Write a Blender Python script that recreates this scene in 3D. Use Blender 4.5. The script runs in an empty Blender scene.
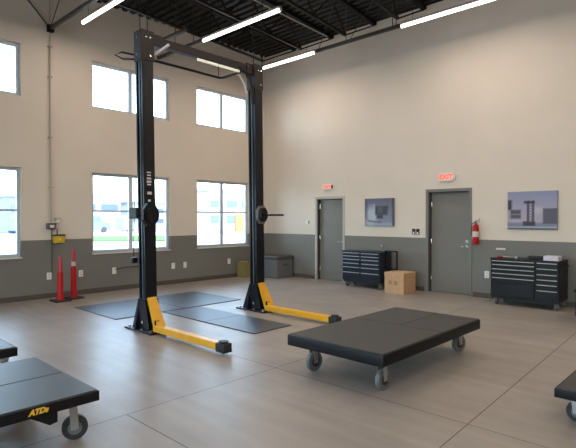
import bpy, bmesh, math, random
from mathutils import Vector, Matrix
random.seed(7)
S = bpy.context.scene
COL = S.collection
V = Vector

# ------------------------------------------------------------------ materials
def mat(name, color, rough=.5, metal=0., spec=.5, var=0., vscale=3., bump=0., bscale=40., emit=None, estr=0., coat=0.):
    m = bpy.data.materials.new(name); m.use_nodes = True
    nt = m.node_tree; b = nt.nodes['Principled BSDF']
    b.inputs['Base Color'].default_value = (*color, 1)
    b.inputs['Roughness'].default_value = rough
    b.inputs['Metallic'].default_value = metal
    b.inputs['Specular IOR Level'].default_value = spec
    b.inputs['Coat Weight'].default_value = coat
    tc = nt.nodes.new('ShaderNodeTexCoord')
    if var:
        n = nt.nodes.new('ShaderNodeTexNoise'); n.inputs['Scale'].default_value = vscale; n.inputs['Detail'].default_value = 5
        nt.links.new(tc.outputs['Object'], n.inputs['Vector'])
        r = nt.nodes.new('ShaderNodeValToRGB')
        r.color_ramp.elements[0].position = .3; r.color_ramp.elements[1].position = .7
        r.color_ramp.elements[0].color = (*[max(0, c*(1-var)) for c in color], 1)
        r.color_ramp.elements[1].color = (*[min(1, c*(1+var)) for c in color], 1)
        nt.links.new(n.outputs['Fac'], r.inputs['Fac']); nt.links.new(r.outputs['Color'], b.inputs['Base Color'])
    if bump:
        n2 = nt.nodes.new('ShaderNodeTexNoise'); n2.inputs['Scale'].default_value = bscale
        nt.links.new(tc.outputs['Object'], n2.inputs['Vector'])
        bp = nt.nodes.new('ShaderNodeBump'); bp.inputs['Strength'].default_value = bump; bp.inputs['Distance'].default_value = .01
        nt.links.new(n2.outputs['Fac'], bp.inputs['Height']); nt.links.new(bp.outputs['Normal'], b.inputs['Normal'])
    if emit:
        b.inputs['Emission Color'].default_value = (*emit, 1); b.inputs['Emission Strength'].default_value = estr
    return m

def math_node(nt, op, a, b=None):
    n = nt.nodes.new('ShaderNodeMath'); n.operation = op
    for i, v in enumerate((a, b)):
        if v is None: continue
        if isinstance(v, (int, float)): n.inputs[i].default_value = v
        else: nt.links.new(v, n.inputs[i])
    return n.outputs[0]

def wall_material():
    m = mat('wall_paint', (.5, .5, .5), rough=.75, spec=.3)
    nt = m.node_tree; b = nt.nodes['Principled BSDF']
    g = nt.nodes.new('ShaderNodeNewGeometry'); s = nt.nodes.new('ShaderNodeSeparateXYZ')
    nt.links.new(g.outputs['Position'], s.inputs[0])
    up = math_node(nt, 'GREATER_THAN', s.outputs['Z'], 1.165)
    n = nt.nodes.new('ShaderNodeTexNoise'); n.inputs['Scale'].default_value = 1.3; n.inputs['Detail'].default_value = 3
    nt.links.new(g.outputs['Position'], n.inputs['Vector'])
    mix = nt.nodes.new('ShaderNodeMix'); mix.data_type = 'RGBA'
    nt.links.new(up, mix.inputs['Factor'])
    mix.inputs[6].default_value = (.185, .178, .158, 1)
    mix.inputs[7].default_value = (.68, .61, .52, 1)
    mul = nt.nodes.new('ShaderNodeMix'); mul.data_type = 'RGBA'; mul.blend_type = 'MULTIPLY'
    mul.inputs['Factor'].default_value = .12
    nt.links.new(mix.outputs[2], mul.inputs[6]); nt.links.new(n.outputs['Fac'], mul.inputs[7])
    nt.links.new(mul.outputs[2], b.inputs['Base Color'])
    rg = math_node(nt, 'MULTIPLY_ADD', up, .1); rg.node.inputs[2].default_value = .42
    nt.links.new(rg, b.inputs['Roughness'])
    return m

def floor_material():
    m = mat('polished_concrete', (.3, .28, .26), rough=.3, spec=.42)
    nt = m.node_tree; b = nt.nodes['Principled BSDF']
    g = nt.nodes.new('ShaderNodeNewGeometry'); s = nt.nodes.new('ShaderNodeSeparateXYZ')
    nt.links.new(g.outputs['Position'], s.inputs[0])
    n = nt.nodes.new('ShaderNodeTexNoise'); n.inputs['Scale'].default_value = .9; n.inputs['Detail'].default_value = 8; n.inputs['Roughness'].default_value = .62
    nt.links.new(g.outputs['Position'], n.inputs['Vector'])
    r = nt.nodes.new('ShaderNodeValToRGB')
    r.color_ramp.elements[0].position = .3; r.color_ramp.elements[1].position = .72
    r.color_ramp.elements[0].color = (.225, .195, .165, 1)
    r.color_ramp.elements[1].color = (.37, .325, .28, 1)
    mp = nt.nodes.new('ShaderNodeMapping'); mp.inputs['Rotation'].default_value = (0, 0, -.75); mp.inputs['Scale'].default_value = (.35, 5.5, 1)
    n3 = nt.nodes.new('ShaderNodeTexNoise'); n3.inputs['Scale'].default_value = 1.2; n3.inputs['Detail'].default_value = 4
    nt.links.new(g.outputs['Position'], mp.inputs[0]); nt.links.new(mp.outputs[0], n3.inputs['Vector'])
    nt.links.new(math_node(nt, 'ADD', math_node(nt, 'MULTIPLY', n.outputs['Fac'], .6), math_node(nt, 'MULTIPLY', n3.outputs['Fac'], .4)), r.inputs['Fac'])
    fac = None
    for ax, pos, ylim in (('X', 6.52, None), ('X', 8.55, None), ('X', 10.6, None), ('X', 12.6, None), ('Y', -6.15, 5.75), ('Y', -7.87, 6.52), ('Y', -9.9, None), ('Y', -11.9, None)):
        src = s.outputs[ax]
        if pos == 8.55: src = math_node(nt, 'ADD', src, math_node(nt, 'MULTIPLY', s.outputs['Y'], .045)); pos = 8.62-.277
        d = math_node(nt, 'ABSOLUTE', math_node(nt, 'SUBTRACT', src, pos))
        lt = math_node(nt, 'LESS_THAN', d, .004)
        if ylim: lt = math_node(nt, 'MULTIPLY', lt, math_node(nt, 'GREATER_THAN', s.outputs['X'], ylim))
        fac = lt if fac is None else math_node(nt, 'MAXIMUM', fac, lt)
    mix = nt.nodes.new('ShaderNodeMix'); mix.data_type = 'RGBA'
    nt.links.new(fac, mix.inputs['Factor']); nt.links.new(r.outputs['Color'], mix.inputs[6]); mix.inputs[7].default_value = (.09, .08, .07, 1)
    nt.links.new(mix.outputs[2], b.inputs['Base Color'])
    n2 = nt.nodes.new('ShaderNodeTexNoise'); n2.inputs['Scale'].default_value = 2.2; n2.inputs['Detail'].default_value = 6
    nt.links.new(g.outputs['Position'], n2.inputs['Vector'])
    rr = math_node(nt, 'MULTIPLY_ADD', n2.outputs['Fac'], .16); rr.node.inputs[2].default_value = .30
    nt.links.new(math_node(nt, 'MAXIMUM', rr, math_node(nt, 'MULTIPLY', fac, .8)), b.inputs['Roughness'])
    return m

def glass_material():
    m = bpy.data.materials.new('window_glass'); m.use_nodes = True; nt = m.node_tree
    nt.nodes.clear(); o = nt.nodes.new('ShaderNodeOutputMaterial')
    t = nt.nodes.new('ShaderNodeBsdfTransparent'); t.inputs[0].default_value = (.93, .97, .97, 1)
    gl = nt.nodes.new('ShaderNodeBsdfGlossy'); gl.inputs['Roughness'].default_value = .03
    lw = nt.nodes.new('ShaderNodeFresnel'); lw.inputs['IOR'].default_value = 1.3
    mx = nt.nodes.new('ShaderNodeMixShader')
    nt.links.new(lw.outputs[0], mx.inputs[0]); nt.links.new(t.outputs[0], mx.inputs[1]); nt.links.new(gl.outputs[0], mx.inputs[2])
    nt.links.new(mx.outputs[0], o.inputs[0]); return m

M = dict(
 wall=wall_material(), floor=floor_material(), glass=glass_material(),
 deck=mat('painted_deck', (.016, .016, .016), .5, spec=.25), steel=mat('dark_steel', (.007, .0068, .0065), .6, spec=.2),
 rail=mat('brown_black_steel', (.045, .034, .03), .5),
 base=mat('rubber_baseboard', (.075, .064, .052), .6),
 frame=mat('window_aluminium', (.50, .56, .62), .45, .1), sill=mat('window_sill', (.62, .58, .52), .6),
 door=mat('door_paint', (.175, .172, .155), .33, var=.03, vscale=2), dframe=mat('door_frame_paint', (.17, .165, .15), .4),
 doorframe_light=mat('door_frame_light', (.42, .40, .36), .45), jamb=mat('door_seal', (.05, .042, .035), .6),
 chrome=mat('brushed_chrome', (.7, .7, .7), .25, 1.), black=mat('black_enamel', (.006, .007, .010), .34, spec=.3, var=.1, vscale=8),
 blackmat=mat('black_rubber', (.012, .012, .013), .6), lift=mat('lift_black_paint', (.006, .007, .011), .32, spec=.3),
 liftbrown=mat('lift_head_paint', (.020, .014, .015), .45, spec=.3), rib=mat('galvanised_channel', (.10, .13, .16), .35, .6),
 yellow=mat('yellow_paint', (.74, .36, .008), .38, var=.06, vscale=9), orange=mat('orange_yellow_letters', (.85, .50, .04), .5),
 deckpad=mat('rubber_deck_top', (.024, .024, .023), .45, var=.14, vscale=5, bump=.12, bscale=160),
 deckedge=mat('deck_edge', (.006, .0065, .0085), .5, spec=.25),
 wheel=mat('grey_wheel', (.15, .15, .145), .5), tyre=mat('dark_tyre', (.03, .03, .03), .6), fork=mat('zinc_fork', (.42, .42, .40), .4, .8),
 matmat=mat('grey_floor_mat', (.04, .047, .058), .42, var=.15, vscale=6, bump=.1, bscale=90),
 red=mat('red_plastic', (.40, .003, .005), .5, spec=.3), pink=mat('faded_red_plastic', (.42, .03, .04), .45), white=mat('white_plastic', (.75, .74, .70), .5),
 band=mat('reflective_band', (.55, .5, .45), .4), yel2=mat('yellow_box_paint', (.55, .38, .03), .45),
 purple=mat('dark_box_paint', (.10, .08, .09), .5), grey=mat('grey_plastic', (.13, .13, .135), .5), greyd=mat('dark_grey_plastic', (.065, .063, .062), .55),
 conduit=mat('painted_conduit', (.40, .35, .29), .55), olive=mat('olive_carton', (.22, .17, .06), .7),
 card=mat('brown_cardboard', (.52, .32, .17), .8, var=.06, vscale=12), tape=mat('packing_tape', (.60, .42, .24), .5), cardprint=mat('carton_print', (.33, .19, .10), .8),
 chest=mat('blue_black_chest', (.012, .017, .027), .36, spec=.35), chest2=mat('black_chest', (.006, .006, .0065), .42, spec=.3), pull=mat('drawer_pull', (.48, .53, .6), .4, .5), pull2=mat('drawer_pull_dull', (.48, .48, .47), .4, .5),
 lamp=mat('lamp_diffuser', (.9, .9, .9), .5, emit=(1., .86, .76), estr=9.), lampsmall=mat('small_lamp_diffuser', (.9, .9, .85), .5, emit=(1., .97, .72), estr=.35),
 housing=mat('lamp_housing', (.35, .33, .31), .5),
 exitred=mat('exit_letters', (.8, .05, .03), .5, emit=(1., .07, .04), estr=1.6), exitwhite=mat('exit_plate', (.70, .66, .62), .5),
 paper=mat('lilac_box', (.60, .56, .66), .6), silver=mat('silver_tool', (.5, .45, .45), .3, .8), label=mat('white_label', (.62, .6, .6), .5),
 grass=mat('grass', (.085, .165, .065), .9, spec=0., var=.2, vscale=2), yard=mat('pale_concrete', (.42, .41, .39), .9, spec=.1, var=.03, vscale=.3),
 bwall=mat('pale_cladding', (.30, .34, .40), .8), bblue=mat('blue_cladding', (.09, .12, .24), .6), bgrey=mat('grey_cladding', (.16, .19, .25), .7),
 borange=mat('orange_cladding', (.42, .09, .03), .6), bglass=mat('dark_blue_glass', (.06, .09, .17), .3), concrete=mat('outer_wall', (.5, .5, .48), .9),
)

# ------------------------------------------------------------------ mesh builder
class MB:
    def __init__(s): s.bm = bmesh.new()
    def _t(s, new, mtx):
        bmesh.ops.transform(s.bm, matrix=mtx, verts=new)
    def box(s, x0, x1, y0, y1, z0, z1, bev=0., rot=None, seg=2):
        r = bmesh.ops.create_cube(s.bm, size=1.)
        vs = r['verts']
        for v in vs:
            v.co = V(((x0+x1)/2+v.co.x*(x1-x0), (y0+y1)/2+v.co.y*(y1-y0), (z0+z1)/2+v.co.z*(z1-z0)))
        if rot:
            c = V(((x0+x1)/2, (y0+y1)/2, (z0+z1)/2))
            bmesh.ops.rotate(s.bm, verts=vs, cent=c, matrix=rot)
        if bev:
            es = list({e for v in vs for e in v.link_edges})
            bmesh.ops.bevel(s.bm, geom=es, offset=bev, segments=seg, affect='EDGES', profile=.5)
        return s
    def cyl(s, p0, p1, r, n=16, r2=None):
        p0, p1 = V(p0), V(p1); d = p1-p0
        res = bmesh.ops.create_cone(s.bm, cap_ends=True, segments=n, radius1=r, radius2=r if r2 is None else r2, depth=d.length)
        q = V((0, 0, 1)).rotation_difference(d.normalized()).to_matrix().to_4x4()
        s._t(res['verts'], Matrix.Translation((p0+p1)/2) @ q)
        return s
    def bar(s, p0, p1, w, h, up=(0, 0, 1)):
        p0, p1 = V(p0), V(p1); d = (p1-p0).normalized(); u = V(up)
        sd = d.cross(u)
        if sd.length < 1e-4: sd = V((1, 0, 0))
        sd.normalize(); u = sd.cross(d).normalized()
        vs = [s.bm.verts.new(p+sd*a*w/2+u*b*h/2) for p in (p0, p1) for a, b in ((-1, -1), (1, -1), (1, 1), (-1, 1))]
        for f in ((3, 2, 1, 0), (4, 5, 6, 7), (0, 1, 5, 4), (1, 2, 6, 5), (2, 3, 7, 6), (3, 0, 4, 7)): s.bm.faces.new([vs[i] for i in f])
        return s
    def tube(s, pts, r, n=8):
        pts = [V(p) for p in pts]; rings = []
        for i, p in enumerate(pts):
            d = (pts[min(i+1, len(pts)-1)]-pts[max(i-1, 0)]).normalized()
            a = d.cross(V((0, 0, 1)))
            if a.length < .05: a = d.cross(V((1, 0, 0)))
            a.normalize(); b = d.cross(a)
            rings.append([s.bm.verts.new(p+(a*math.cos(t*2*math.pi/n)+b*math.sin(t*2*math.pi/n))*r) for t in range(n)])
        for i in range(len(rings)-1):
            for t in range(n): s.bm.faces.new((rings[i][t], rings[i][(t+1) % n], rings[i+1][(t+1) % n], rings[i+1][t]))
        s.bm.faces.new(rings[0][::-1]); s.bm.faces.new(rings[-1]); return s
    def prism(s, pts, ax, lo, hi):
        o = [i for i in range(3) if i != ax]
        def mk(p, v):
            c = [0, 0, 0]; c[o[0]], c[o[1]] = p; c[ax] = v; return s.bm.verts.new(c)
        a = [mk(p, lo) for p in pts]; b = [mk(p, hi) for p in pts]
        s.bm.faces.new(a[::-1]); s.bm.faces.new(b); n = len(pts)
        for i in range(n): s.bm.faces.new((a[i], a[(i+1) % n], b[(i+1) % n], b[i]))
        return s
    def lathe(s, prof, cx, cy, n=20):
        rings = [[s.bm.verts.new((cx+r*math.cos(t*2*math.pi/n), cy+r*math.sin(t*2*math.pi/n), z)) for t in range(n)] for r, z in prof]
        for i in range(len(rings)-1):
            for t in range(n): s.bm.faces.new((rings[i][t], rings[i][(t+1) % n], rings[i+1][(t+1) % n], rings[i+1][t]))
        s.bm.faces.new(rings[0][::-1]); s.bm.faces.new(rings[-1]); return s
    def build(s, name, m, parent=None, smooth=False, off=None):
        """verts are in world coordinates; they are re-based on the parent chain (or on off)"""
        bmesh.ops.recalc_face_normals(s.bm, faces=s.bm.faces)
        base = V((0, 0, 0)); p = parent
        while p is not None: base += p.location; p = p.parent
        me = bpy.data.meshes.new(name)
        if parent is not None or off is not None:
            if off is not None and parent is None: base = V(off)
            bmesh.ops.translate(s.bm, verts=s.bm.verts, vec=-base)
        s.bm.to_mesh(me); s.bm.free(); me.materials.append(M[m] if isinstance(m, str) else m)
        if smooth:
            for f in me.polygons: f.use_smooth = True
            if hasattr(me, 'set_sharp_from_angle'): me.set_sharp_from_angle(angle=math.radians(35))
        o = bpy.data.objects.new(name, me); COL.objects.link(o)
        if parent is not None: o.parent = parent
        elif off is not None: o.location = base
        return o

def each(mb, name, m, parent, smooth=False):
    """one object for every separate piece collected in mb"""
    bm = mb.bm; bm.verts.ensure_lookup_table(); seen = set(); out = []
    for v0 in bm.verts:
        if v0 in seen: continue
        st = [v0]; isl = []; seen.add(v0)
        while st:
            v = st.pop(); isl.append(v)
            for e in v.link_edges:
                w_ = e.other_vert(v)
                if w_ not in seen: seen.add(w_); st.append(w_)
        nb = MB(); mp = {v: nb.bm.verts.new(v.co) for v in isl}
        for f in {f for v in isl for f in v.link_faces}: nb.bm.faces.new([mp[v] for v in f.verts])
        out.append(nb.build(name, m, parent, smooth))
    bm.free(); return out
MB.each = lambda s, name, m, parent, smooth=False: each(s, name, m, parent, smooth)

def tag(o, label, cat, group=None, kind=None):
    o['label'] = label; o['category'] = cat
    if group: o['group'] = group
    if kind: o['kind'] = kind
    return o
def thing(name, loc, label, cat, group=None):
    o = bpy.data.objects.new(name, None); COL.objects.link(o); o.location = loc; o.empty_display_size = .1
    return tag(o, label, cat, group)
def struct(o, kind='structure'):
    o['kind'] = kind; return o
def copy_tree(o, loc=None, parent=None):
    kids = [c for c in list(COL.objects) if c.parent == o]
    c = o.copy(); COL.objects.link(c); c.parent = parent
    if loc is not None: c.location = loc
    for k in kids: copy_tree(k, None, c)
    return c
def text_part(name, body, size, m, parent, origin, right, up, depth=.002, align='CENTER', shear=0., bold=0.):
    """writing built as solid letters; right/up are world directions"""
    cu = bpy.data.curves.new(name, 'FONT'); cu.body = body; cu.size = size; cu.extrude = depth; cu.shear = shear; cu.offset = bold
    cu.align_x = align; cu.align_y = 'CENTER'
    t = bpy.data.objects.new('tmp', cu); COL.objects.link(t)
    bpy.context.view_layer.update()
    me = bpy.data.meshes.new_from_object(t.evaluated_get(bpy.context.evaluated_depsgraph_get()))
    bpy.data.objects.remove(t); bpy.data.curves.remove(cu)
    r, u = V(right), V(up); n = r.cross(u)
    R = Matrix((r, u, n)).transposed().to_4x4()
    base = V((0, 0, 0)); p = parent
    while p is not None: base += p.location; p = p.parent
    me.transform(Matrix.Translation(V(origin)-base) @ R)
    me.materials.clear(); me.materials.append(M[m]); me.name = name
    o = bpy.data.objects.new(name, me); COL.objects.link(o); o.parent = parent
    return o

# ------------------------------------------------------------------ room shell
W, D, H = 16., 15., 6.2
struct(MB().box(-.2, W+.2, -D-.2, .2, -.15, 0).build('floor', 'floor'))
# corrugated deck, ribs run along x
cb = MB(); prof = []; y = -D; p = .2
while y < 0:
    for dy, dz in ((0, 0), (.085, 0), (.105, .05), (.18, .05)):
        if y+dy < 0: prof.append((y+dy, H+dz))
    y += p
prof.append((0, H)); prof += [(0, H+.12), (-D, H+.12)]
cb.prism(prof, 0, 0, W)
struct(cb.build('ceiling', 'deck'))

win_cols = [(-12.0, -10.1), (-10.0+.3, -8.9+.1), (-8.42, -6.5), (-5.11, -3.18), (-2.39, -.62)]
win_cols[1] = (-9.72+.0, -8.9)
win_cols = [(-13.9, -12.0), (-11.2, -9.3), (-8.42, -6.5), (-5.11, -3.18), (-2.39, -.62)]  # first two columns are unseen windows, added for extra daylight
LOW = (.85, 2.57); UPP = (3.94, 4.94)
wb = MB()
ys = [-D] + [v for c in win_cols for v in c] + [0.]
for i in range(0, len(ys), 2): wb.box(-.2, 0, ys[i], ys[i+1], 0, H+.12)
for c in win_cols:
    wb.box(-.2, 0, c[0], c[1], 0, LOW[0]); wb.box(-.2, 0, c[0], c[1], LOW[1], UPP[0]); wb.box(-.2, 0, c[0], c[1], UPP[1], H+.12)
struct(wb.build('wall_left', 'wall'))
n = 0
for ci, c in enumerate(win_cols[::-1]):
    for (z0, z1) in (LOW, UPP):
        n += 1
        y0, y1 = c; t = .06; xa, xb = -.13, -.07
        f = MB()
        f.box(xa, xb, y0, y1, z0, z0+t).box(xa, xb, y0, y1, z1-t, z1).box(xa, xb, y0, y0+t, z0+t, z1-t).box(xa, xb, y1-t, y1, z0+t, z1-t)
        fr = struct(f.build('window_%d' % n, 'frame', off=(-.1, (y0+y1)/2, z0)))
        ym = (y0+y1)/2-.03
        m_ = MB().box(xa, xb, ym-.045, ym+.045, z0+t, z1-t)
        if z0 < 2: m_.box(xa+.01, xb-.01, y0+t, ym-.045, 1.73, 1.77).box(xa+.01, xb-.01, ym+.045, y1-t, 1.73, 1.77)
        m_.build('mullion', 'frame', fr)
        MB().box(-.104, -.098, y0+t, y1-t, z0+t, z1-t).build('window_glass', 'glass', fr)
        MB().box(-.07, .025, y0, y1, z0-.03, z0).build('window_sill', 'sill', fr) if z0 < 2 else None

doors = [(1.92, 2.82, 2.12, 'doorframe_light', 0), (5.07, 6.03, 2.19, 'dframe', 1)]
wb = MB(); xs = [0, doors[0][0], doors[0][1], doors[1][0], doors[1][1], W]
for i in range(0, 6, 2): wb.box(xs[i], xs[i+1], 0, .2, 0, H+.12)
for d in doors: wb.box(d[0], d[1], 0, .2, d[2], H+.12); wb.box(d[0], d[1], .17, .2, 0, d[2])
struct(wb.build('wall_back', 'wall'))
struct(MB().box(W, W+.2, -D, 0, 0, H+.12).build('wall_right', 'wall'))
fill_bays = [(2.5, 6.3), (8.0, 11.8)]; BZ = (0., 4.0)
wb = MB(); xs = [0, fill_bays[0][0], fill_bays[0][1], fill_bays[1][0], fill_bays[1][1], W]
for i in range(0, 6, 2): wb.box(xs[i], xs[i+1], -D-.2, -D, 0, H+.12)
for a, b in fill_bays: wb.box(a, b, -D-.2, -D, BZ[1], H+.12)
struct(wb.build('wall_front', 'wall'))
for k, (a, b) in enumerate(fill_bays):            # unseen glazed overhead doors, added behind the camera for fill light
    f = MB()
    for i in range(5): z = i*(BZ[1]-.08)/4; f.box(a, b, -D-.12, -D-.06, z, z+.08)
    for i in range(5): x = a+i*(b-a-.06)/4; f.box(x, x+.06, -D-.115, -D-.065, .08, BZ[1]-.08)
    fr = struct(f.build('door_%d' % (k+3), 'frame', off=((a+b)/2, -D-.1, 0)))
    MB().box(a+.06, b-.06, -D-.094, -D-.086, .08, BZ[1]-.08).build('door_glass', 'glass', fr)
struct(MB().box(0, .015, -D, -.015, 0, .1, .004).build('baseboard_left', 'base'))
bb = MB(); 
for a, b in ((0, 1.87), (2.87, 5.01), (6.09, W)): bb.box(a, b, -.015, 0, 0, .1, .004)
struct(bb.build('baseboard_back', 'base'))
for i, (a, b, h, fm, k) in enumerate(doors):
    leaf = struct(MB().box(a+.05, b-.05, .105, .15, .01, h-.05, .003).build('door_%d' % (i+1), 'door', off=((a+b)/2, .12, 0)))
    fr = MB().box(a-.03, a+.03, -.012, .03, 0, h+.03).box(b-.03, b+.03, -.012, .03, 0, h+.03).box(a+.03, b-.03, -.012, .03, h-.03, h+.03)
    fr.build('door_frame', 'dframe' if k else 'doorframe_light', leaf)
    MB().box(a+.0, a+.049, .03, .16, 0, h-.0).box(b-.049, b, .03, .16, 0, h).box(a+.049, b-.049, .03, .16, h-.049, h).build('door_jamb', 'jamb', leaf)
    hx = b-.11
    hd = MB().cyl((hx, .105, 1.0), (hx, .085, 1.0), .03).cyl((hx, .09, 1.0), (hx, .05, 1.0), .011)
    hd.tube([(hx, .05, 1.0), (hx-.03, .045, 1.0), (hx-.12, .045, .995)], .011)
    hd.build('door_handle', 'chrome', leaf, True)
    MB().box(hx-.025, hx+.025, .097, .105, 1.08, 1.14, .004).build('deadbolt_plate', 'chrome', leaf)
    hg = MB()
    for z in (.25, 1.05, 1.85): hg.cyl((a+.055, .1, z), (a+.055, .1, z+.1), .01, 8)
    hg.each('hinge', 'chrome', leaf)

# ------------------------------------------------------------------ roof steel
def jx(x0, y): return x0-.115*(y+1.35)
def rod(b, a, c, r=.009): b.cyl(a, c, r, 6)
for k in range(-1, 8):
    x0 = 2.6+1.27*k; ya, yb = -1.36, -12.6
    pos = {-1: 'nearest the windows', 0: 'second from the windows', 1: 'meeting the back rail left of centre', 2: 'meeting the back rail beside the far right lamp'}.get(k, 'out of the picture at the right')
    j = thing('roof_joist', (x0, ya, 5.5), 'black open web steel roof joist, %s' % pos, 'joist', 'roof joists under the deck')
    b = MB().bar((jx(x0, ya), ya, 5.5), (jx(x0, yb), yb, 5.5), .05, .05); b.build('bottom_chord', 'steel', j)
    b = MB().bar((jx(x0, -.01), -.01, 6.16), (jx(x0, yb), yb, 6.16), .11, .07); b.build('top_chord', 'steel', j)
    b = MB(); y = ya; up = False
    while y-.6 > yb:
        a_, c_ = (5.53, 6.13)
        p0 = (jx(x0, y), y, c_ if up else a_); p1 = (jx(x0, y-.6), y-.6, a_ if up else c_)
        b.bar(p0, p1, .025, .025); y -= .6; up = not up
    b.bar((jx(x0, ya), ya, 5.5), (jx(x0, -.02), -.02, 6.13), .03, .03)
    b.build('web', 'steel', j)
def rail_thing(y, x0, x1, label, hang, diag=(), m='rail'):
    t = thing('ceiling_rail', (x0, y, 5.35), label, 'rail', 'suspended rails under the roof')
    MB().box(x0, x1, y-.03, y+.03, 5.33, 5.40, .006).build('rail', m, t)
    b = MB()
    for x in hang: rod(b, (x, y, 5.39), (x, y, H+.005))
    for xa, xb in diag: rod(b, (xa, y, 5.39), (xb, y, H+.005), .008)
    b.each('hanger_rod', m, t)
    return t
rail_thing(-1.32, 3.02, 5.17, 'dark rail joining the two lamps along the back wall', (3.86, 5.0, 5.08), ((3.95, 4.7), (3.1, 3.5)))
rail_thing(-3.50, 0.0, 1.72, 'short dark rail from window wall to the middle lamp', (.7, 1.4))
rail_thing(-4.08, 0.0, 1.95, 'short dark rail seen just behind the top of the nearer lift column', (.5, 1.6))
r_ = rail_thing(-5.96, 0.0, 9.0, 'long dark rail starting at the wall conduit, beside the left lamp', (2.2, 4.4, 7.0), ((.06, .9),))
MB().cyl((.03, -5.96, 5.37), (.03, -6.75, 6.2), .011, 6).build('brace_rod', 'steel', r_)
MB().box(0, .09, -6.02, -5.90, 5.29, 5.43, .01).build('wall_bracket', 'steel', r_)
b = MB().tube([(3.36, -1.34, 5.6), (3.5, -3.3, 5.6), (4.3, -12, 5.6)], .014); 
tag(b.build('ceiling_conduit', 'housing', off=(3.4, -1.3, 5.6)), 'thin grey conduit crossing under the black roof deck', 'conduit')

LP = 31.
def lamp(name_loc, x0, x1, y, label, group='linear ceiling lamps'):
    t = thing('linear_lamp', (x0, y, 5.35), label, 'ceiling lamp', group)
    MB().box(x0, x1, y-.035, y+.035, 5.365, 5.41, .006).build('housing', 'housing', t)
    d = MB().cyl((x0+.01, y, 5.345), (x1-.01, y, 5.345), .033, 12); d.build('diffuser', 'lamp', t, True)
    MB().cyl((x0, y, 5.345), (x0+.012, y, 5.345), .036, 12).cyl((x1-.012, y, 5.345), (x1, y, 5.345), .036, 12).each('end_cap', 'white', t)
    b = MB(); 
    for x in (x0+.25, x1-.25): rod(b, (x, y, 5.40), (x, y, H+.02), .004)
    b.each('hanger_wire', 'steel', t)
    al = bpy.data.lights.new('lamp_light', 'AREA'); al.shape = 'RECTANGLE'; al.size = x1-x0-.1; al.size_y = .06; al.energy = LP; al.color = (1., .84, .70)
    ao = bpy.data.objects.new('lamp_light', al); COL.objects.link(ao); ao.location = ((x0+x1)/2, y, 5.305)
lamp(0, .85, 3.15, -5.67, 'lit linear lamp at the left, nearest the tall wall conduit')
lamp(0, 1.75, 4.03, -3.50, 'lit linear lamp in the middle, over the lift crossbeam')
lamp(0, 1.09, 3.0, -1.32, 'lit linear lamp at the room corner behind the right lift column')
lamp(0, 5.19, 7.4, -1.32, 'lit linear lamp at the right end of the back rail')
for (a, y) in ((4.9, -5.67), (9.0, -5.67), (6.0, -3.5), (9.9, -3.5), (9.4, -1.32), (12.6, -1.32), (5.0, -9.0), (9.4, -9.0), (2.0, -11.5), (7, -11.5), (12.4, -6.2), (12.4, -9.6)):  # unseen lamp rows, added to fill the room with light
    lamp(0, a, a+2.25, y, 'added linear fill lamp in unseen rows beyond the edge of the picture')

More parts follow.
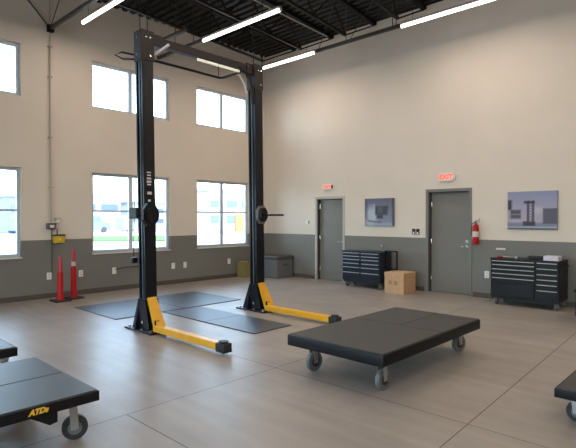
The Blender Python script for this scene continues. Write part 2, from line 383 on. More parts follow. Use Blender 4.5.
# ------------------------------------------------------------------ two post lift
L = thing('vehicle_lift', (3.95, -5.1, 0), 'tall black two column vehicle lift with yellow arms and overhead crossbeam', 'vehicle lift')
def column(cx, cy, near):
    s = .09
    c = MB()
    c.box(cx-s+.004, cx+s, cy-s+.03, cy+s, .02, 4.0, .006)
    c.build('column', 'lift', L)
    lips = MB().box(cx-s, cx-s+.035, cy-s, cy-s+.03, .02, 4.0, .003).box(cx+s-.035, cx+s, cy-s, cy-s+.03, .02, 4.0, .003)
    lips.each('column_lip', 'lift', L)
    MB().box(cx-.025, cx+.0, cy-s+.012, cy-s+.030, .3, 3.95, .003).build('track_strip', 'rib', L)
    h = MB().box(cx-s-.012, cx+s+.012, cy-s-.012, cy+s+.012, 3.80, 4.22, .006); h.build('column_head', 'liftbrown', L)
    bb = MB()
    for z in (3.88, 4.12):
        for q in (-.05, .05):
            if q > 0 or z > 4: bb.cyl((cx+s+.012, cy+q*.6, z), (cx+s+.026, cy+q*.6, z), .014, 8)
        bb.cyl((cx, cy-s-.012, z), (cx, cy-s-.026, z), .014, 8)
    bb.each('head_bolt', 'chrome', L, True)
    # base
    MB().box(cx-.38, cx+.33, cy-.17, cy+.19, 0, .022, .004).build('base_plate', 'black', L)
    g = MB()
    for ya, yb in ((cy-s-.014, cy-s-.002), (cy+s+.002, cy+s+.014)):
        g.prism([(cx-s, .46), (cx+s, .46), (cx+.19, .022), (cx-.27, .022)], 1, ya, yb)
    g.prism([(cy-s, .40), (cy-.165, .022), (cy-s, .022)], 0, cx-s-.01, cx-s)
    g.each('gusset', 'lift', L)
    bo = MB()
    for dx, dy in ((-.32, -.12), (.27, -.13), (.05, -.14), (-.32, .14), (.27, .14)): bo.cyl((cx+dx, cy+dy, .02), (cx+dx, cy+dy, .05), .016, 8)
    bo.cyl((cx+.02, cy-s-.014, .13), (cx+.02, cy-s-.026, .13), .022, 10)
    bo.each('anchor_bolt', 'chrome', L, True)
    # sloping yellow brace and low arm
    y0 = cy-.075; y1 = cy+.045
    MB().prism([(cx+s+.002, .47), (cx+s+.05, .49), (cx+.40, .07), (cx+.36, .022), (cx+.27, .022)], 1, y0, y1).build('arm_brace', 'yellow', L)
    arm = MB().box(cx+.27, cx+1.68, cy-.10, cy-.00, .035, .125, .008); arm.build('swing_arm', 'yellow', L)
    MB().cyl((cx+.30, cy-.05, .02), (cx+.30, cy-.05, .19), .035, 14).build('pivot_pin', 'lift', L, True)
    e = MB().box(cx+1.66, cx+1.82, cy-.115, cy+.015, .02, .13, .012).cyl((cx+1.74, cy-.05, .12), (cx+1.74, cy-.05, .15), .058, 16); e.build('lift_pad', 'blackmat', L, True)
    # carriage
    ca = MB()
    a = [(cy-.13+.26*.5+.13*math.cos(t), 1.645+.16*math.sin(t)) for t in [math.pi/8+i*math.pi/4 for i in range(8)]]
    if near:
        MB().box(cx-s-.07, cx+.04, cy-s-.10, cy-s+.02, 1.59, 1.745, .01).build('latch_box', 'blackmat', L)
        ca = MB().prism([(cy-.03+.13*math.cos(t), 1.645+.175*math.sin(t)) for t in [math.pi/8+i*math.pi/4 for i in range(8)]], 0, cx+s, cx+s+.075)
        ca.build('latch_cover', 'black', L)
        MB().cyl((cx+s+.07, cy-.02, 1.645), (cx+s+.11, cy-.02, 1.645), .10, 20).build('latch_disc', 'lift', L, True)
    else:
        ca = MB().prism([(cy-.0+.11*math.cos(t), 1.655+.17*math.sin(t)) for t in [math.pi/8+i*math.pi/4 for i in range(8)]], 0, cx+s, cx+s+.06)
        ca.build('latch_cover', 'grey', L)
        ca = MB().prism([(cy-.0+.085*math.cos(t), 1.655+.125*math.sin(t)) for t in [math.pi/8+i*math.pi/4 for i in range(8)]], 0, cx+s+.06, cx+s+.11)
        ca.build('latch_disc', 'black', L)
        MB().cyl((cx+s+.1, cy+.0, 1.65), (cx+s+.55, cy+.0, 1.65), .018, 10).build('release_lever', 'lift', L, True)
P1, P2 = (3.95, -6.13), (3.95, -4.0)
column(*P1, True); column(*P2, False)
cx = 3.95
MB().box(cx-.055, cx+.055, P1[1]+.09, P2[1]-.09, 4.07, 4.19, .006).build('crossbeam', 'liftbrown', L)
MB().box(cx-.07, cx+.07, P1[1]+.09, P1[1]+.25, 4.04, 4.21, .006).box(cx-.07, cx+.07, P2[1]-.25, P2[1]-.09, 4.04, 4.21, .006).each('beam_bracket', 'liftbrown', L)
MB().tube([(cx, P1[1]+.09, 3.86), (cx, -4.78, 3.86), (cx, -4.70, 3.88), (cx, -4.33, 4.05)], .02).build('shutoff_bar', 'lift', L, True)
MB().cyl((cx, -4.8, 3.87), (cx, -4.8, 4.08), .006, 6).build('bar_hanger', 'steel', L)
MB().cyl((cx+.02, -5.22, 4.045), (cx+.02, -4.83, 4.045), .022, 10).build('beam_lamp', 'lampsmall', L, True)
MB().cyl((cx+.02, -4.80, 4.045), (cx+.02, -4.38, 4.045), .022, 10).build('beam_lamp', 'lampsmall', L, True)
MB().bar((cx+.02, -5.98, 3.93), (cx+.22, -5.86, 4.06), .03, .03).build('sloped_white_bar', 'white', L)  # plain sloped white bar fixed beside the column head
hp = [(cx+.06, -4.38, 4.08), (cx+.06, -4.26, 4.04), (cx+.06, -4.17, 3.92), (cx+.06, -4.12, 3.74), (cx+.04, -4.10, 3.55)]
MB().tube(hp, .034).build('hydraulic_hose', 'blackmat', L, True)
hp = [(cx-.0, -4.46, 4.02), (cx-.0, -4.34, 3.98), (cx+.0, -4.24, 3.86), (cx+.0, -4.20, 3.72)]
MB().tube(hp, .012).build('pale_reflection', 'white', L, True)  # thin pale tube modelling the curved reflection under the beam
MB().tube([(3.86, -6.2, 3.9), (3.75, -6.36, 3.93), (3.66, -6.42, 3.9), (3.75, -6.34, 3.84), (3.86, -6.22, 3.84)], .014).build('cable_bracket', 'lift', L, True)
b = MB().tube([(3.84, -6.25, 2.0), (3.82, -6.27, 1.2), (3.82, -6.27, 1.06)], .006); b.build('control_cable', 'steel', L)
MB().box(3.78, 3.84, -6.30, -6.22, .96, 1.04, .006).build('control_box', 'black', L)
lb = MB()
for z_, h_, w_ in ((2.24, .018, .032), (2.20, .02, .028), (2.155, .024, .034), (2.11, .03, .036), (2.07, .02, .03)): lb.box(4.0405, 4.043, -6.14-w_, -6.14+w_, z_-h_/2, z_+h_/2)
lb.each('white_label', 'label', L)
MB().box(4.041, 4.043, -6.17, -6.10, 1.93, 1.97).box(4.041, 4.043, -6.16, -6.12, 1.83, 1.86).each('small_sticker', 'label', L)
for o_ in [o for o in COL.objects if o.parent == L]:
    for v_ in o_.data.vertices: v_.co.y -= .015*max(0, v_.co.z)
# wires from roof to the lift heads
for x, y, lab in ((3.86, -6.2, 'thin dark drop cable from the roof to the left lift column'), (3.9, -4.05, 'thin dark drop cable from the roof to the right lift column, beside its twin'), (4.0, -3.93, 'thin dark drop cable over the right lift column, nearer the back wall')):
    tag(MB().tube([(x, y, 4.22), (x, y, H+.02)], .007, 6).build('drop_cable', 'steel', off=(x, y, 4.2)), lab, 'cable', 'drop cables above the lift')

# ------------------------------------------------------------------ floor plates
def plates(x0, x1, y0, y1, sx, sy, label):
    t = thing('floor_mat', ((x0+x1)/2, (y0+y1)/2, 0), label, 'floor mat', 'floor mats under the lift')
    cx_ = [x0+(x1-x0)*i/sx for i in range(sx+1)]; cy_ = [y0+(y1-y0)*i/sy for i in range(sy+1)]
    for i in range(sx):
        for j in range(sy):
            MB().box(cx_[i]+.004, cx_[i+1]-.004, cy_[j]+.004, cy_[j+1]-.004, 0, .012, .004, seg=1).build('mat_panel', 'matmat', t)
plates(1.42, 2.95, -6.12, -3.5, 1, 2, 'large dark blue grey floor mat between lift and window wall')
plates(2.98, 5.25, -5.28, -4.52, 2, 1, 'long narrow dark grey floor mat lying between the lift columns')

# ------------------------------------------------------------------ dollies
def caster(x, y, ztop, r, parent, ang=0., w=.052, wm='wheel', yoff=.0):
    cs = MB().box(x-.05, x+.05, y-.045, y+.045, ztop-.012, ztop, .003).cyl((x, y, ztop-.035), (x, y, ztop-.01), .032, 14)
    c = cs.build('caster', 'fork', parent, True)
    ca, sa = math.cos(ang), math.sin(ang)
    ox, oy = x+ca*.03, y+sa*.03
    def Pn(u, v, z): return (ox+ca*u-sa*v, oy+sa*u+ca*v, z)
    f = MB()
    for s in (-1, 1):
        v = s*(w/2+.008)
        a = Pn(0, v, r-.01); bq = Pn(-.015, v, ztop-.03)
        f.bar(a, bq, .006, .055, up=(ca, sa, 0))
    f.bar(Pn(-.015, -(w/2+.011), ztop-.033), Pn(-.015, w/2+.011, ztop-.033), .075, .008, up=(0, 0, 1))
    f.build('fork', 'fork', c)
    wh = MB().cyl(Pn(0, -w/2, r), Pn(0, w/2, r), r, 28); 
    es = [e for e in wh.bm.edges if len(e.link_faces) == 2 and any(len(fc.verts) > 4 for fc in e.link_faces)]
    bmesh.ops.bevel(wh.bm, geom=es, offset=.008, segments=2, affect='EDGES')
    wh.build('wheel', wm, c, True)
    MB().cyl(Pn(0, -w/2-.003, r), Pn(0, w/2+.003, r), r*.55, 20).build('wheel_hub', 'tyre' if wm == 'wheel' else 'wheel', c, True)
    MB().cyl(Pn(0, -w/2-.018, r), Pn(0, w/2+.018, r), .012, 10).build('axle', 'fork', c, True)

def dolly(x0, x1, y0, y1, ztop, th, label, seams, cast, r=.1, wm='wheel', bev=.014):
    t = thing('platform_dolly', ((x0+x1)/2, (y0+y1)/2, 0), label, 'dolly', 'low black platform dollies')
    MB().box(x0, x1, y0, y1, ztop-th, ztop-.006, bev).build('deck_frame', 'deckedge', t, True)
    for (a, b_, c, d) in seams:
        MB().box(a+.003, b_-.003, c+.003, d-.003, ztop-.012, ztop, .005).build('deck_panel', 'deckpad', t)
    MB().box(x0+.12, x1-.12, y0+.12, y0+.2, ztop-th-.03, ztop-th+.002).box(x0+.12, x1-.12, y1-.2, y1-.12, ztop-th-.03, ztop-th+.002).each('cross_rail', 'deckedge', t)
    for (x, y, a) in cast: caster(x, y, ztop-th, r, t, a, wm=wm)
    return t
i_ = .012
A = dolly(6.71, 7.87, -6.17, -4.04, .4, .12, 'black platform dolly standing alone in mid floor, right of the lift',
      [(6.71+i_, 7.87-i_, -6.17+i_, -5.0), (6.71+i_, 7.34, -5.0, -4.04-i_), (7.34, 7.87-i_, -5.0, -4.04-i_)],
      [(6.88, -5.97, 1.45), (7.72, -5.97, 1.55), (7.66, -4.22, 1.3), (6.88, -4.22, 1.5)], r=.10)
MB().box(7.54, 7.70, -4.20, -4.12, .4, .402).build('deck_label', 'rail', A)
B = dolly(5.70, 6.90, -10.2, -8.28, .4, .075, 'black platform dolly at the lower left with yellow lettering on its edge',
      [(5.70+i_, 6.31, -10.2+i_, -8.28-i_), (6.31, 6.90-i_, -10.2+i_, -8.28-i_)],
      [(6.64, -8.375, 1.2), (5.95, -8.5, 1.4), (6.75, -10.0, 1.5), (5.95, -10.0, 1.5)], r=.088, wm='tyre', bev=.004)
text_part('deck_lettering', 'ATDs', .048, 'orange', B, (6.901, -8.685, .362), (0, 1, 0), (0, 0, 1), .001, shear=.3, bold=.003)
MB().prism([(-8.74, .33), (-8.56, .33), (-8.56, .255), (-8.61, .245)], 0, 6.80, 6.885).build('edge_bracket', 'deckedge', B)
C_ = dolly(4.05, 5.24, -10.2, -8.27, .4, .085, 'black platform dolly at the left picture edge, behind the lettered one',
      [(4.05+i_, 5.24-i_, -10.2+i_, -9.2), (4.05+i_, 5.24-i_, -9.2, -8.27-i_)],
      [(5.17, -8.38, 1.2), (4.2, -8.5, 1.4), (5.1, -10.0, 1.5), (4.2, -10.0, 1.5)], r=.1, bev=.004)
D_ = dolly(9.10, 10.3, -5.67, -3.6, .28, .075, 'dark platform dolly cut off by the right picture edge',
      [(9.10+i_, 10.3-i_, -5.67+i_, -4.6), (9.10+i_, 10.3-i_, -4.6, -3.6-i_)],
      [(9.19, -5.50, .25), (10.15, -5.45, 1.4), (9.22, -3.8, 1.5), (10.15, -3.8, 1.5)], r=.075, wm='tyre', bev=.006)

# ------------------------------------------------------------------ tool chests
def tchest(x0, x1, y0, y1, z0, z1, split, rows_l, rows_r, body, pull, label):
    t = thing('tool_chest', ((x0+x1)/2, (y0+y1)/2, 0), label, 'tool chest')
    MB().box(x0, x1, y0+.02, y1, z0, z1-.01, .008).build('body', body, t)
    MB().box(x0-.008, x1+.008, y0, y1+.0, z1-.03, z1, .006).build('chest_top', body, t)
    MB().box(x0+.02, x1-.02, y0+.03, y0+.05, z0-.03, z0).build('plinth', body, t)
    for (a, b_, rows) in ((x0+.02, split-.008, rows_l), (split+.008, x1-.02, rows_r)):
        for (za, zb) in rows:
            d = MB().box(a, b_, y0, y0+.019, za+.004, zb-.004, .003).build('drawer', body, t)
            MB().box(a+.015, b_-.015, y0-.014, y0, zb-.020, zb-.007, .003).build('drawer_pull', pull, d)
    for x in (x0+.07, x1-.07):
        for y in (y0+.08, y1-.08): caster(x, y, z0, .055, t, 1.2, w=.035)
    return t
rw = lambda z1, hs: [(z1-sum(hs[:i+1]), z1-sum(hs[:i])) for i in range(len(hs))]
T1 = tchest(3.20, 4.24, -.58, -.1, .15, .84, 3.72, rw(.805, [.075, .075, .09, .09, .12, .15]), rw(.805, [.075, .075, .09, .09, .12, .15]), 'chest', 'pull',
       'blue black drawer chest on casters between the first door and the carton')
fr = MB()
fr.bar((4.26, -.36, .45), (4.26, -.36, .87), .03, .03, up=(0, 1, 0)).bar((4.54, -.36, .45), (4.54, -.36, .87), .03, .03, up=(0, 1, 0))
fr.bar((4.23, -.36, .86), (4.555, -.36, .86), .03, .03).bar((4.23, -.36, .465), (4.555, -.36, .465), .03, .03)
fr.build('side_handle', 'chest2', T1)
MB().box(3.69, 3.75, -.60, -.575, .52, .62, .006).build('lock_plate', 'chest2', T1)
T2 = tchest(6.68, 7.84, -.64, -.1, .15, .86, 7.46, rw(.825, [.07, .08, .08, .08, .08]), rw(.825, [.10, .10, .09, .09, .10, .12]), 'chest2', 'pull2',
       'wide black drawer chest on casters under the right wall picture')
MB().box(6.72, 7.44, -.638, -.622, .19, .41, .003).build('lower_panel', 'chest2', T2)
hd = MB().tube([(7.845, -.5, .76), (7.88, -.5, .76), (7.88, -.2, .76), (7.845, -.2, .76)], .012); hd.build('side_handle', 'chest2', T2, True)
b = MB().box(7.58, 7.82, -.62, -.40, .861, .94, .004); tag(b.build('small_box', 'paper', off=(7.7, -.5, .861)), 'small lilac white box on the right end of the wide chest', 'box')
# tools on the wide chest
t = thing('torque_wrench', (6.98, -.45, .861), 'long silver wrench lying on the left of the wide chest', 'wrench')
MB().cyl((6.80, -.5, .88), (7.12, -.5, .88), .012, 10).build('shaft', 'silver', t, True)
MB().cyl((7.10, -.5, .861), (7.10, -.5, .902), .026, 14).build('head', 'silver', t, True)
MB().cyl((6.76, -.5, .88), (6.86, -.5, .88), .018, 10).build('grip', 'red', t, True)
t = thing('power_tool_case', (7.38, -.4, .861), 'small black tool case on the middle of the wide chest', 'case')
MB().box(7.28, 7.52, -.5, -.3, .861, .915, .01).build('case_body', 'blackmat', t)
MB().tube([(7.35, -.505, .88), (7.45, -.53, .89), (7.45, -.53, .89), (7.35, -.505, .88)], .007).build('handle', 'blackmat', t)
# carton
t = thing('cardboard_box', (4.71, -.53, 0), 'closed brown cardboard carton on the floor between chest and second door', 'carton')
MB().box(4.49, 4.95, -.78, -.28, 0, .44, .004).build('carton_body', 'card', t)
MB().box(4.485, 4.955, -.785, -.275, .36, .444, .004).build('carton_lid', 'card', t)
MB().box(4.70, 4.74, -.786, -.274, .4435, .4455).build('tape', 'tape', t)
MB().box(4.60, 4.66, -.7815, -.7795, .19, .27).box(4.72, 4.80, -.7815, -.7795, .19, .27).build('print', 'cardprint', t)
# bin
t = thing('storage_bin', (.75, -.38, 0), 'dark grey lidded storage bin in the corner behind the right lift column', 'bin')
MB().box(.32, 1.15, -.68, -.06, 0, .52, .02).build('bin_body', 'grey', t)
MB().box(.30, 1.17, -.70, -.04, .50, .58, .015).build('lid', 'greyd', t)
MB().box(1.15, 1.175, -.45, -.28, .34, .38, .006).build('handle', 'greyd', t)
t = thing('olive_carton', (.22, -1.0, 0), 'narrow olive yellow carton on the floor beside the corner bin', 'carton')
MB().box(.06, .36, -1.12, -.86, 0, .42, .004).build('carton_body', 'olive', t)
MB().box(.055, .365, -1.01, -.97, .42, .422).build('tape', 'tape', t)
# low cart at far right
t = thing('parts_cabinet', (8.6, -1.2, 0), 'low black cabinet on casters cut off by the picture edge, beside the wide chest', 'cabinet')
MB().box(8.27, 9.1, -1.45, -.75, .10, .50, .01).build('body', 'chest2', t)
MB().box(8.25, 9.12, -1.47, -.73, .47, .52, .008).build('cabinet_top', 'chest2', t)
for i in range(2): 
    d = MB().box(8.29, 9.08, -1.468, -1.45, .13+.17*i, .28+.17*i, .003).build('drawer', 'chest2', t); MB().box(8.4, 8.97, -1.482, -1.468, .25+.17*i, .262+.17*i, .002).build('drawer_pull', 'pull2', d)
for x in (8.32, 9.03):
    for y in (-1.38, -.82): caster(x, y, .10, .035, t, .4, w=.03)

# ------------------------------------------------------------------ red posts
for k, (x, y, h, lab) in enumerate(((.55, -6.0, .86, 'shorter red marker post by the window wall, left of its twin'), (.40, -5.68, .98, 'taller red marker post with a pale band, right of its twin'))):
    t = thing('marker_post', (x, y, 0), lab, 'marker post', 'red marker posts by the window wall')
    MB().box(x-.17, x+.17, y-.15, y+.15, 0, .03, .012).build('rubber_base', 'blackmat', t)
    MB().lathe([(.075, .03), (.066, .09), (.056, .12), (.053, h*.60), (.045, h*.66)], x, y).build('tube', 'red', t, True)
    MB().lathe([(.040, h*.66), (.040, h*.75)], x, y).build('band', 'band' if k else 'pink', t, True)
    MB().lathe([(.042, h*.75), (.034, h*.86), (.042, h*.9), (.028, h*.95), (.02, h)], x, y).build('handle', 'pink', t, True)

# ------------------------------------------------------------------ things on the walls
t = thing('electrical_conduit', (.03, -5.97, 1.5), 'tall painted conduit running down the window wall to a dark box', 'conduit')
MB().cyl((.035, -5.97, 1.505), (.035, -5.97, 5.28), .016, 10).cyl((.035, -5.97, 5.44), (.035, -5.97, H), .016, 10).build('pipe', 'conduit', t, True)
b = MB()
for z in (2.2, 3.2, 4.4, 5.0): b.box(0, .06, -6.01, -5.93, z, z+.02)
b.each('strap', 'conduit', t)
t = thing('disconnect_box', (.05, -5.97, 1.44), 'dark purplish switch box at the foot of the wall conduit', 'switch box')
MB().box(0, .09, -6.05, -5.89, 1.37, 1.498, .008).build('box_body', 'purple', t)
MB().cyl((.02, -5.95, .51), (.02, -5.95, 1.38), .008, 6).build('thin_pipe', 'greyd', t)
MB().box(.09, .1, -6.01, -5.93, 1.41, 1.46, .003).each('switch_plate', 'label', t)
t = thing('yellow_control_box', (.06, -5.84, 1.15), 'yellow control box on the paint line below the dark switch box', 'control box')
MB().box(0, .12, -5.93, -5.73, 1.10, 1.24, .01).build('box_body', 'yel2', t)
MB().box(0, .13, -5.94, -5.72, 1.24, 1.27, .004).cyl((.06, -5.86, 1.27), (.06, -5.86, 1.38), .012, 8).build('cap', 'rail', t)
MB().cyl((.12, -5.83, 1.17), (.14, -5.83, 1.17), .022, 12).build('button', 'orange', t, True)
t = thing('wall_sensor', (.03, -5.84, 1.55), 'small pale sensor on the window wall above the yellow box', 'sensor')
MB().box(0, .05, -5.89, -5.79, 1.50, 1.58, .012).build('sensor_body', 'sill', t)
MB().box(0, .06, -5.90, -5.78, 1.58, 1.60, .004).build('hood', 'conduit', t)

def outlet(pos, wallax, label):
    x, y, z = pos
    t = thing('power_outlet', pos, label, 'outlet', 'white power outlets low on the walls')
    if wallax == 0:
        MB().box(0, .014, y-.045, y+.045, z-.07, z+.07, .004).build('cover_plate', 'white', t)
        MB().box(.014, .017, y-.02, y+.02, z+.01, z+.045, .002).box(.014, .017, y-.02, y+.02, z-.045, z-.01, .002).each('socket', 'sill', t)
    else:
        MB().box(x-.045, x+.045, -.014, 0, z-.07, z+.07, .004).build('cover_plate', 'white', t)
        MB().box(x-.02, x+.02, -.017, -.014, z+.01, z+.045, .002).box(x-.02, x+.02, -.017, -.014, z-.045, z-.01, .002).each('socket', 'sill', t)
for y, lab in ((-6.0, 'white outlet left of the red marker posts'), (-5.36, 'white outlet just right of the taller red marker post'), (-4.62, 'white outlet left of the nearer lift column, trailing a thin cable'),
               (-3.1, 'white outlet right of the nearer lift column, left one of a close pair'), (-2.76, 'white outlet right of the nearer lift column, right one of a close pair'), (-1.35, 'white outlet on the window wall nearest the room corner')):
    outlet((0.01, y, .44), 0, lab)
outlet((6.37, -.01, .47), 1, 'white outlet between the second door and the wide chest')
tag(MB().tube([(.02, -4.6, .47), (.05, -4.4, .5), (.03, -4.0, .5), (.03, -3.75, .5)], .008).build('power_cable', 'blackmat', off=(.02, -4.6, .47)), 'thin dark cable running right from an outlet on the window wall', 'cable')

def exit_sign(x, z, s, lab, mark):
    t = thing('exit_sign', (x, -.02, z), lab, 'exit sign', 'exit signs above the doors')
    w, h = .17*s, .09*s
    MB().box(x-w, x+w, -.045, 0, z-h, z+h, .006).build('sign_plate', 'exitwhite', t)
    text_part('exit_letters', 'EXIT', .155*s, 'exitred', t, (x, -.047, z), (1, 0, 0), (0, 0, 1), .002, bold=.004)
    MB().box(x+w, x+w+.03, -.04, -.005, z-.05*s, z+.06*s, .004).build('side_lamp', 'rail' if mark else 'exitwhite', t)
exit_sign(2.32, 2.39, .72, 'small exit sign with red letters above the left door', True)
exit_sign(5.52, 2.46, .95, 'exit sign with red letters above the right door', False)
t = thing('thermostat', (1.64, -.02, 1.49), 'small thermostat on the back wall left of the first door', 'thermostat')
MB().box(1.58, 1.70, -.025, 0, 1.44, 1.54, .006).build('thermostat_body', 'white', t)
MB().box(1.665, 1.695, -.029, -.025, 1.45, 1.53, .002).build('screen', 'greyd', t)
t = thing('light_switch', (4.79, -.01, 1.30), 'black switch plate with pale toggles left of the second door', 'switch')
MB().box(4.71, 4.79, -.012, 0, 1.23, 1.36, .004).box(4.81, 4.89, -.012, 0, 1.23, 1.36, .004).each('switch_plate', 'blackmat', t)
MB().box(4.735, 4.77, -.018, -.012, 1.24, 1.29, .003).box(4.83, 4.865, -.018, -.012, 1.24, 1.29, .003).each('toggle', 'white', t)
tag(MB().cyl((3.95, -.03, .95), (3.95, 0, .95), .02, 12).cyl((3.95, -.05, .95), (3.95, -.03, .95), .03, 12).build('wall_hook', 'chrome', off=(3.95, 0, .95)), 'small round metal knob on the wall above the blue black chest', 'hook')
tag(MB().box(6.55, 6.73, -.02, 0, .975, 1.01, .006).build('wall_plate', 'sill', off=(6.64, 0, 1.)), 'narrow pale plate on the grey wall above the wide chest', 'plate')
# extinguisher
ex, ey = 6.17, -.075
t = thing('fire_extinguisher', (ex, ey, 1.1), 'red fire extinguisher hanging on the wall right of the second door', 'fire extinguisher')
MB().lathe([(.045, 1.07), (.058, 1.09), (.06, 1.12), (.06, 1.40), (.05, 1.45), (.022, 1.48), (.02, 1.50)], ex, ey).build('cylinder', 'red', t, True)
MB().lathe([(.061, 1.22), (.061, 1.33)], ex, ey).build('label_band', 'band', t, True)
MB().cyl((ex, ey, 1.50), (ex, ey, 1.53), .018, 10).bar((ex-.02, ey, 1.535), (ex+.09, ey-.02, 1.57), .02, .008).bar((ex-.02, ey, 1.525), (ex+.08, ey-.02, 1.535), .02, .008).build('valve_handle', 'grey', t, True)
MB().tube([(ex-.01, ey, 1.51), (ex-.07, ey-.01, 1.49), (ex-.085, ey-.01, 1.40), (ex-.08, ey-.01, 1.25)], .009).build('hose', 'blackmat', t, True)
MB().box(ex-.05, ex+.05, -.016, 0, 1.15, 1.60, .003).box(ex-.05, ex+.05, -.02, 0, 1.56, 1.61, .004).build('bracket', 'sill', t)

# ------------------------------------------------------------------ wall pictures (flat prints on thin panels)
def picture(x0, x1, z0, z1, fn, label, nx=96, nz=72):
    t = thing('wall_picture', ((x0+x1)/2, -.015, z0), label, 'picture', 'unframed prints on the back wall')
    MB().box(x0, x1, -.026, 0, z0, z1, .003).build('panel', 'greyd', t)
    bm = bmesh.new(); vs = [[bm.verts.new((x0+.002+(x1-x0-.004)*i/nx-t.location.x, -.0275-t.location.y, z0+.002+(z1-z0-.004)*j/nz-t.location.z)) for j in range(nz+1)] for i in range(nx+1)]
    for i in range(nx):
        for j in range(nz): bm.faces.new((vs[i][j], vs[i+1][j], vs[i+1][j+1], vs[i][j+1]))
    me = bpy.data.meshes.new('print'); bm.to_mesh(me); bm.free()
    ca = me.color_attributes.new('ink', 'FLOAT_COLOR', 'CORNER')
    for pl in me.polygons:
        i, j = divmod(pl.index, nz)
        c = fn((i+.5)/nx, (j+.5)/nz)
        for li in pl.loop_indices: ca.data[li].color = (*c, 1)
    m = mat('print_ink', (.2, .2, .2), .45); nt = m.node_tree; at = nt.nodes.new('ShaderNodeVertexColor'); at.layer_name = 'ink'
    nt.links.new(at.outputs['Color'], nt.nodes['Principled BSDF'].inputs['Base Color'])
    me.materials.append(m); o = bpy.data.objects.new('print', me); COL.objects.link(o); o.parent = t
    return t
def lerp(a, b, t): t = max(0, min(1, t)); return tuple(p+(q-p)*t for p, q in zip(a, b))
def sm(d, w=.02): return max(0, min(1, .5-d/w))
def bx_(u, v, a, b, c, d, w=.025): return sm(max(a-u, u-b, c-v, v-d), w)
def art1(u, v):
    c = lerp((.20, .235, .30), (.10, .10, .16), v)
    c = lerp(c, (.42, .47, .55), .8*sm(math.hypot((u-.22)/.28, (v-.35)/.5)-.7, .6))
    c = lerp(c, (.05, .055, .08), .7*bx_(u, v, .0, .1, .25, .95, .08))
    c = lerp(c, (.035, .045, .07), bx_(u, v, .36, .82-.1*(.75-v), .40, .73, .06))
    c = lerp(c, (.10, .12, .17), .6*bx_(u, v, .48, .62, .5, .7, .1))
    c = lerp(c, (.035, .04, .06), bx_(u, v, .42, .64, .27, .40, .04))
    c = lerp(c, (.45, .50, .58), .5*bx_(u, v, .30, .36, .25, .8, .05))
    c = lerp(c, (.04, .04, .06), .8*sm(abs(v-.22+.22*math.sin(u*2.6)*.4)-.03, .05)*bx_(u, v, .08, .6, 0, 1, .1))
    c = lerp(c, (.32, .37, .46), .6*bx_(u, v, .1, .95, .02, .12, .08))
    c = lerp(c, (.04, .04, .055), .9*bx_(u, v, .94, 1., 0, 1, .04))
    return c
def art2(u, v):
    c = lerp((.36, .32, .40), (.22, .24, .38), (v-.35)/.6)
    if v < .18: c = lerp((.12, .12, .16), (.2, .22, .28), v/.18)
    c = lerp(c, (.5, .46, .5), .5*sm(math.hypot((u-.62)/.2, (v-.5)/.14)-.6, .6))
    c = lerp(c, (.02, .02, .035), bx_(u, v, 0, .09, .52, .78, .05))
    c = lerp(c, (.035, .035, .055), .9*bx_(u, v, .06, .28, .28, .52, .05))
    c = lerp(c, (.25, .25, .3), .6*bx_(u, v, .06, .28, .38, .41, .02))
    c = lerp(c, (.05, .05, .07), .9*bx_(u, v, .72, 1., .15, .55, .03))
    for a, b_ in ((.40, .45), (.50, .55)): c = lerp(c, (.04, .035, .06), bx_(u, v, a, b_, .2, .76, .02))
    for k in range(7):
        z = .24+k*.075; c = lerp(c, (.10, .08, .12), .8*bx_(u, v, .40, .55, z, z+.025, .02))
    c = lerp(c, (.025, .02, .035), bx_(u, v, .34, .56, .68, .75, .03))
    c = lerp(c, (.03, .025, .04), bx_(u, v, .32, .57, .09, .21, .03))
    if v < .08: c = (.26, .30, .38)
    if v < .03: c = (.05, .05, .07)
    return c
picture(3.46, 4.26, 1.41, 2.06, art1, 'grey blue print of dark machinery, on the wall between the two doors')
picture(6.77, 7.65, 1.385, 2.10, art2, 'wide bluish print of a steel tower in a yard, above the wide chest')

# ------------------------------------------------------------------ outside
struct(MB().box(-140, 60, -80, 120, -.45, -.16).build('ground', 'yard'))
tag(MB().prism([(-27.5, 4.0), (-36.5, 7.2), (-28.8, 18.2), (-20.8, 12.4)], 2, -.1, -.06).build('grass_strip', 'grass', off=(-28, 10, -.1)), 'green grass strip seen through the middle lower window', 'grass', kind='stuff')
def building(name, x0, x1, y0, y1, h, m, label, bands, acc=None, cat='building'):
    t = thing(name, ((x0+x1)/2, (y0+y1)/2, -.1), label, cat)
    MB().box(x0, x1, y0, y1, -.1, h).build('walls', m, t)
    MB().box(x0-.2, x1+.2, y0-.2, y1+.2, h, h+.25).build('roof', 'bgrey', t)
    for z0, z1 in bands:
        k = max(2, int((y1-y0)/2.2)); s = (y1-y0)/k
        for i in range(k):
            w = MB().box(x1, x1+.08, y0+s*i+.35, y0+s*(i+1)-.35, z0, z1).build('window', 'bglass', t)
    if acc: MB().box(x1, x1+.15, acc[0], acc[1], acc[2], acc[3]).build('panel', acc[4], t)
    return t
building('warehouse', -60, -50, 8.6, 13, 4.0, 'bblue', 'blue warehouse seen through the leftmost lower window', [(2.4, 3.2)])
building('workshop', -58, -50, 16, 22, 4.2, 'bwall', 'pale low building at the left of the middle lower window', [(2.6, 3.4)])
building('office_block', -60, -50, 24, 36, 3.6, 'bwall', 'long pale building behind the grass in the middle lower window', [(.9, 1.5), (2.3, 2.9)])
building('depot', -42, -34, 24, 38, 4.6, 'bwall', 'pale building with blue panels seen through the right lower window', [(1.0, 1.9), (2.8, 3.6)], (27.9, 29.2, 0, 2.0, 'borange'))
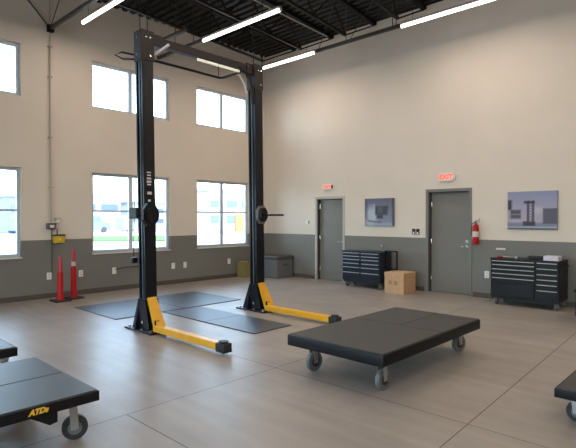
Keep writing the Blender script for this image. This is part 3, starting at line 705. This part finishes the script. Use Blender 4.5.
def van(x, y, m, lab):
    t = thing('parked_van', (x, y, -.1), lab, 'van')
    MB().prism([(y-2.3, .2), (y+2.3, .2), (y+2.3, 1.0), (y+1.5, 1.15), (y+1.0, 1.9), (y-2.2, 1.9), (y-2.3, 1.7)], 0, x-.9, x+.9).build('van_body', m, t)
    MB().box(x+.9, x+.92, y+.2, y+1.0, 1.2, 1.7).box(x+.9, x+.92, y-1.9, y-.1, 1.2, 1.7).each('side_window', 'bglass', t)
    for dy in (-1.5, 1.5): MB().cyl((x+.7, y+dy, .24), (x+.92, y+dy, .24), .34, 16).each('wheel', 'tyre', t)
van(-45.5, 15.6, 'bblue', 'blue van parked beyond the grass, left in the middle window')
van(-43.2, 20.6, 'bgrey', 'grey van parked beyond the grass, right in the middle window')
van(-49, 10.9, 'bblue', 'blue van parked outside the leftmost lower window')

# ------------------------------------------------------------------ light
w = bpy.data.worlds.new('sky'); S.world = w; w.use_nodes = True; nt = w.node_tree
bg = nt.nodes['Background']
sky = nt.nodes.new('ShaderNodeTexSky'); sky.sky_type = 'NISHITA'; sky.sun_disc = False
sky.sun_elevation = math.radians(48); sky.sun_rotation = math.radians(110); sky.air_density = 1.; sky.dust_density = 2.5
mx = nt.nodes.new('ShaderNodeMix'); mx.data_type = 'RGBA'; mx.inputs['Factor'].default_value = .75
sc = nt.nodes.new('ShaderNodeMix'); sc.data_type = 'RGBA'; sc.blend_type = 'MULTIPLY'; sc.inputs['Factor'].default_value = 1.
nt.links.new(sky.outputs[0], mx.inputs[6]); mx.inputs[7].default_value = (.66, .84, 1.0, 1)
nt.links.new(mx.outputs[2], bg.inputs['Color']); bg.inputs['Strength'].default_value = 6.
sun = bpy.data.lights.new('sun', 'SUN'); sun.energy = 2.; sun.angle = math.radians(1.5); sun.color = (1., .96, .9)
so = bpy.data.objects.new('sun', sun); COL.objects.link(so)
so.rotation_euler = V((.85, .12, .75)).to_track_quat('Z', 'Y').to_euler()
for c in win_cols:
    for (z0, z1) in (LOW, UPP):
        a = bpy.data.lights.new('portal', 'AREA'); a.shape = 'RECTANGLE'; a.size = z1-z0; a.size_y = c[1]-c[0]; a.cycles.is_portal = True
        o = bpy.data.objects.new('window_portal', a); COL.objects.link(o); o.location = (-.19, (c[0]+c[1])/2, (z0+z1)/2); o.rotation_euler = (0, -math.pi/2, 0)

for a_, b_ in fill_bays:  # daylight portals of the added fill doors
    a = bpy.data.lights.new('portal', 'AREA'); a.shape = 'RECTANGLE'; a.size = b_-a_; a.size_y = BZ[1]; a.cycles.is_portal = True
    o = bpy.data.objects.new('door_portal', a); COL.objects.link(o); o.location = ((a_+b_)/2, -D-.19, BZ[1]/2); o.rotation_euler = (math.pi/2, 0, 0)

# ------------------------------------------------------------------ camera
cam = bpy.data.cameras.new('camera'); co = bpy.data.objects.new('camera', cam); COL.objects.link(co)
cam.sensor_width = 36; cam.lens = 492/576*36; cam.clip_end = 400
co.location = (10.21, -9.87, 1.6); co.rotation_euler = (math.radians(90-.7), 0, math.radians(43.3))
S.camera = co
S.view_settings.view_transform = 'Standard'; S.view_settings.look = 'None'; S.view_settings.exposure = 0.; S.view_settings.gamma = 1; S.view_settings.use_curve_mapping = False
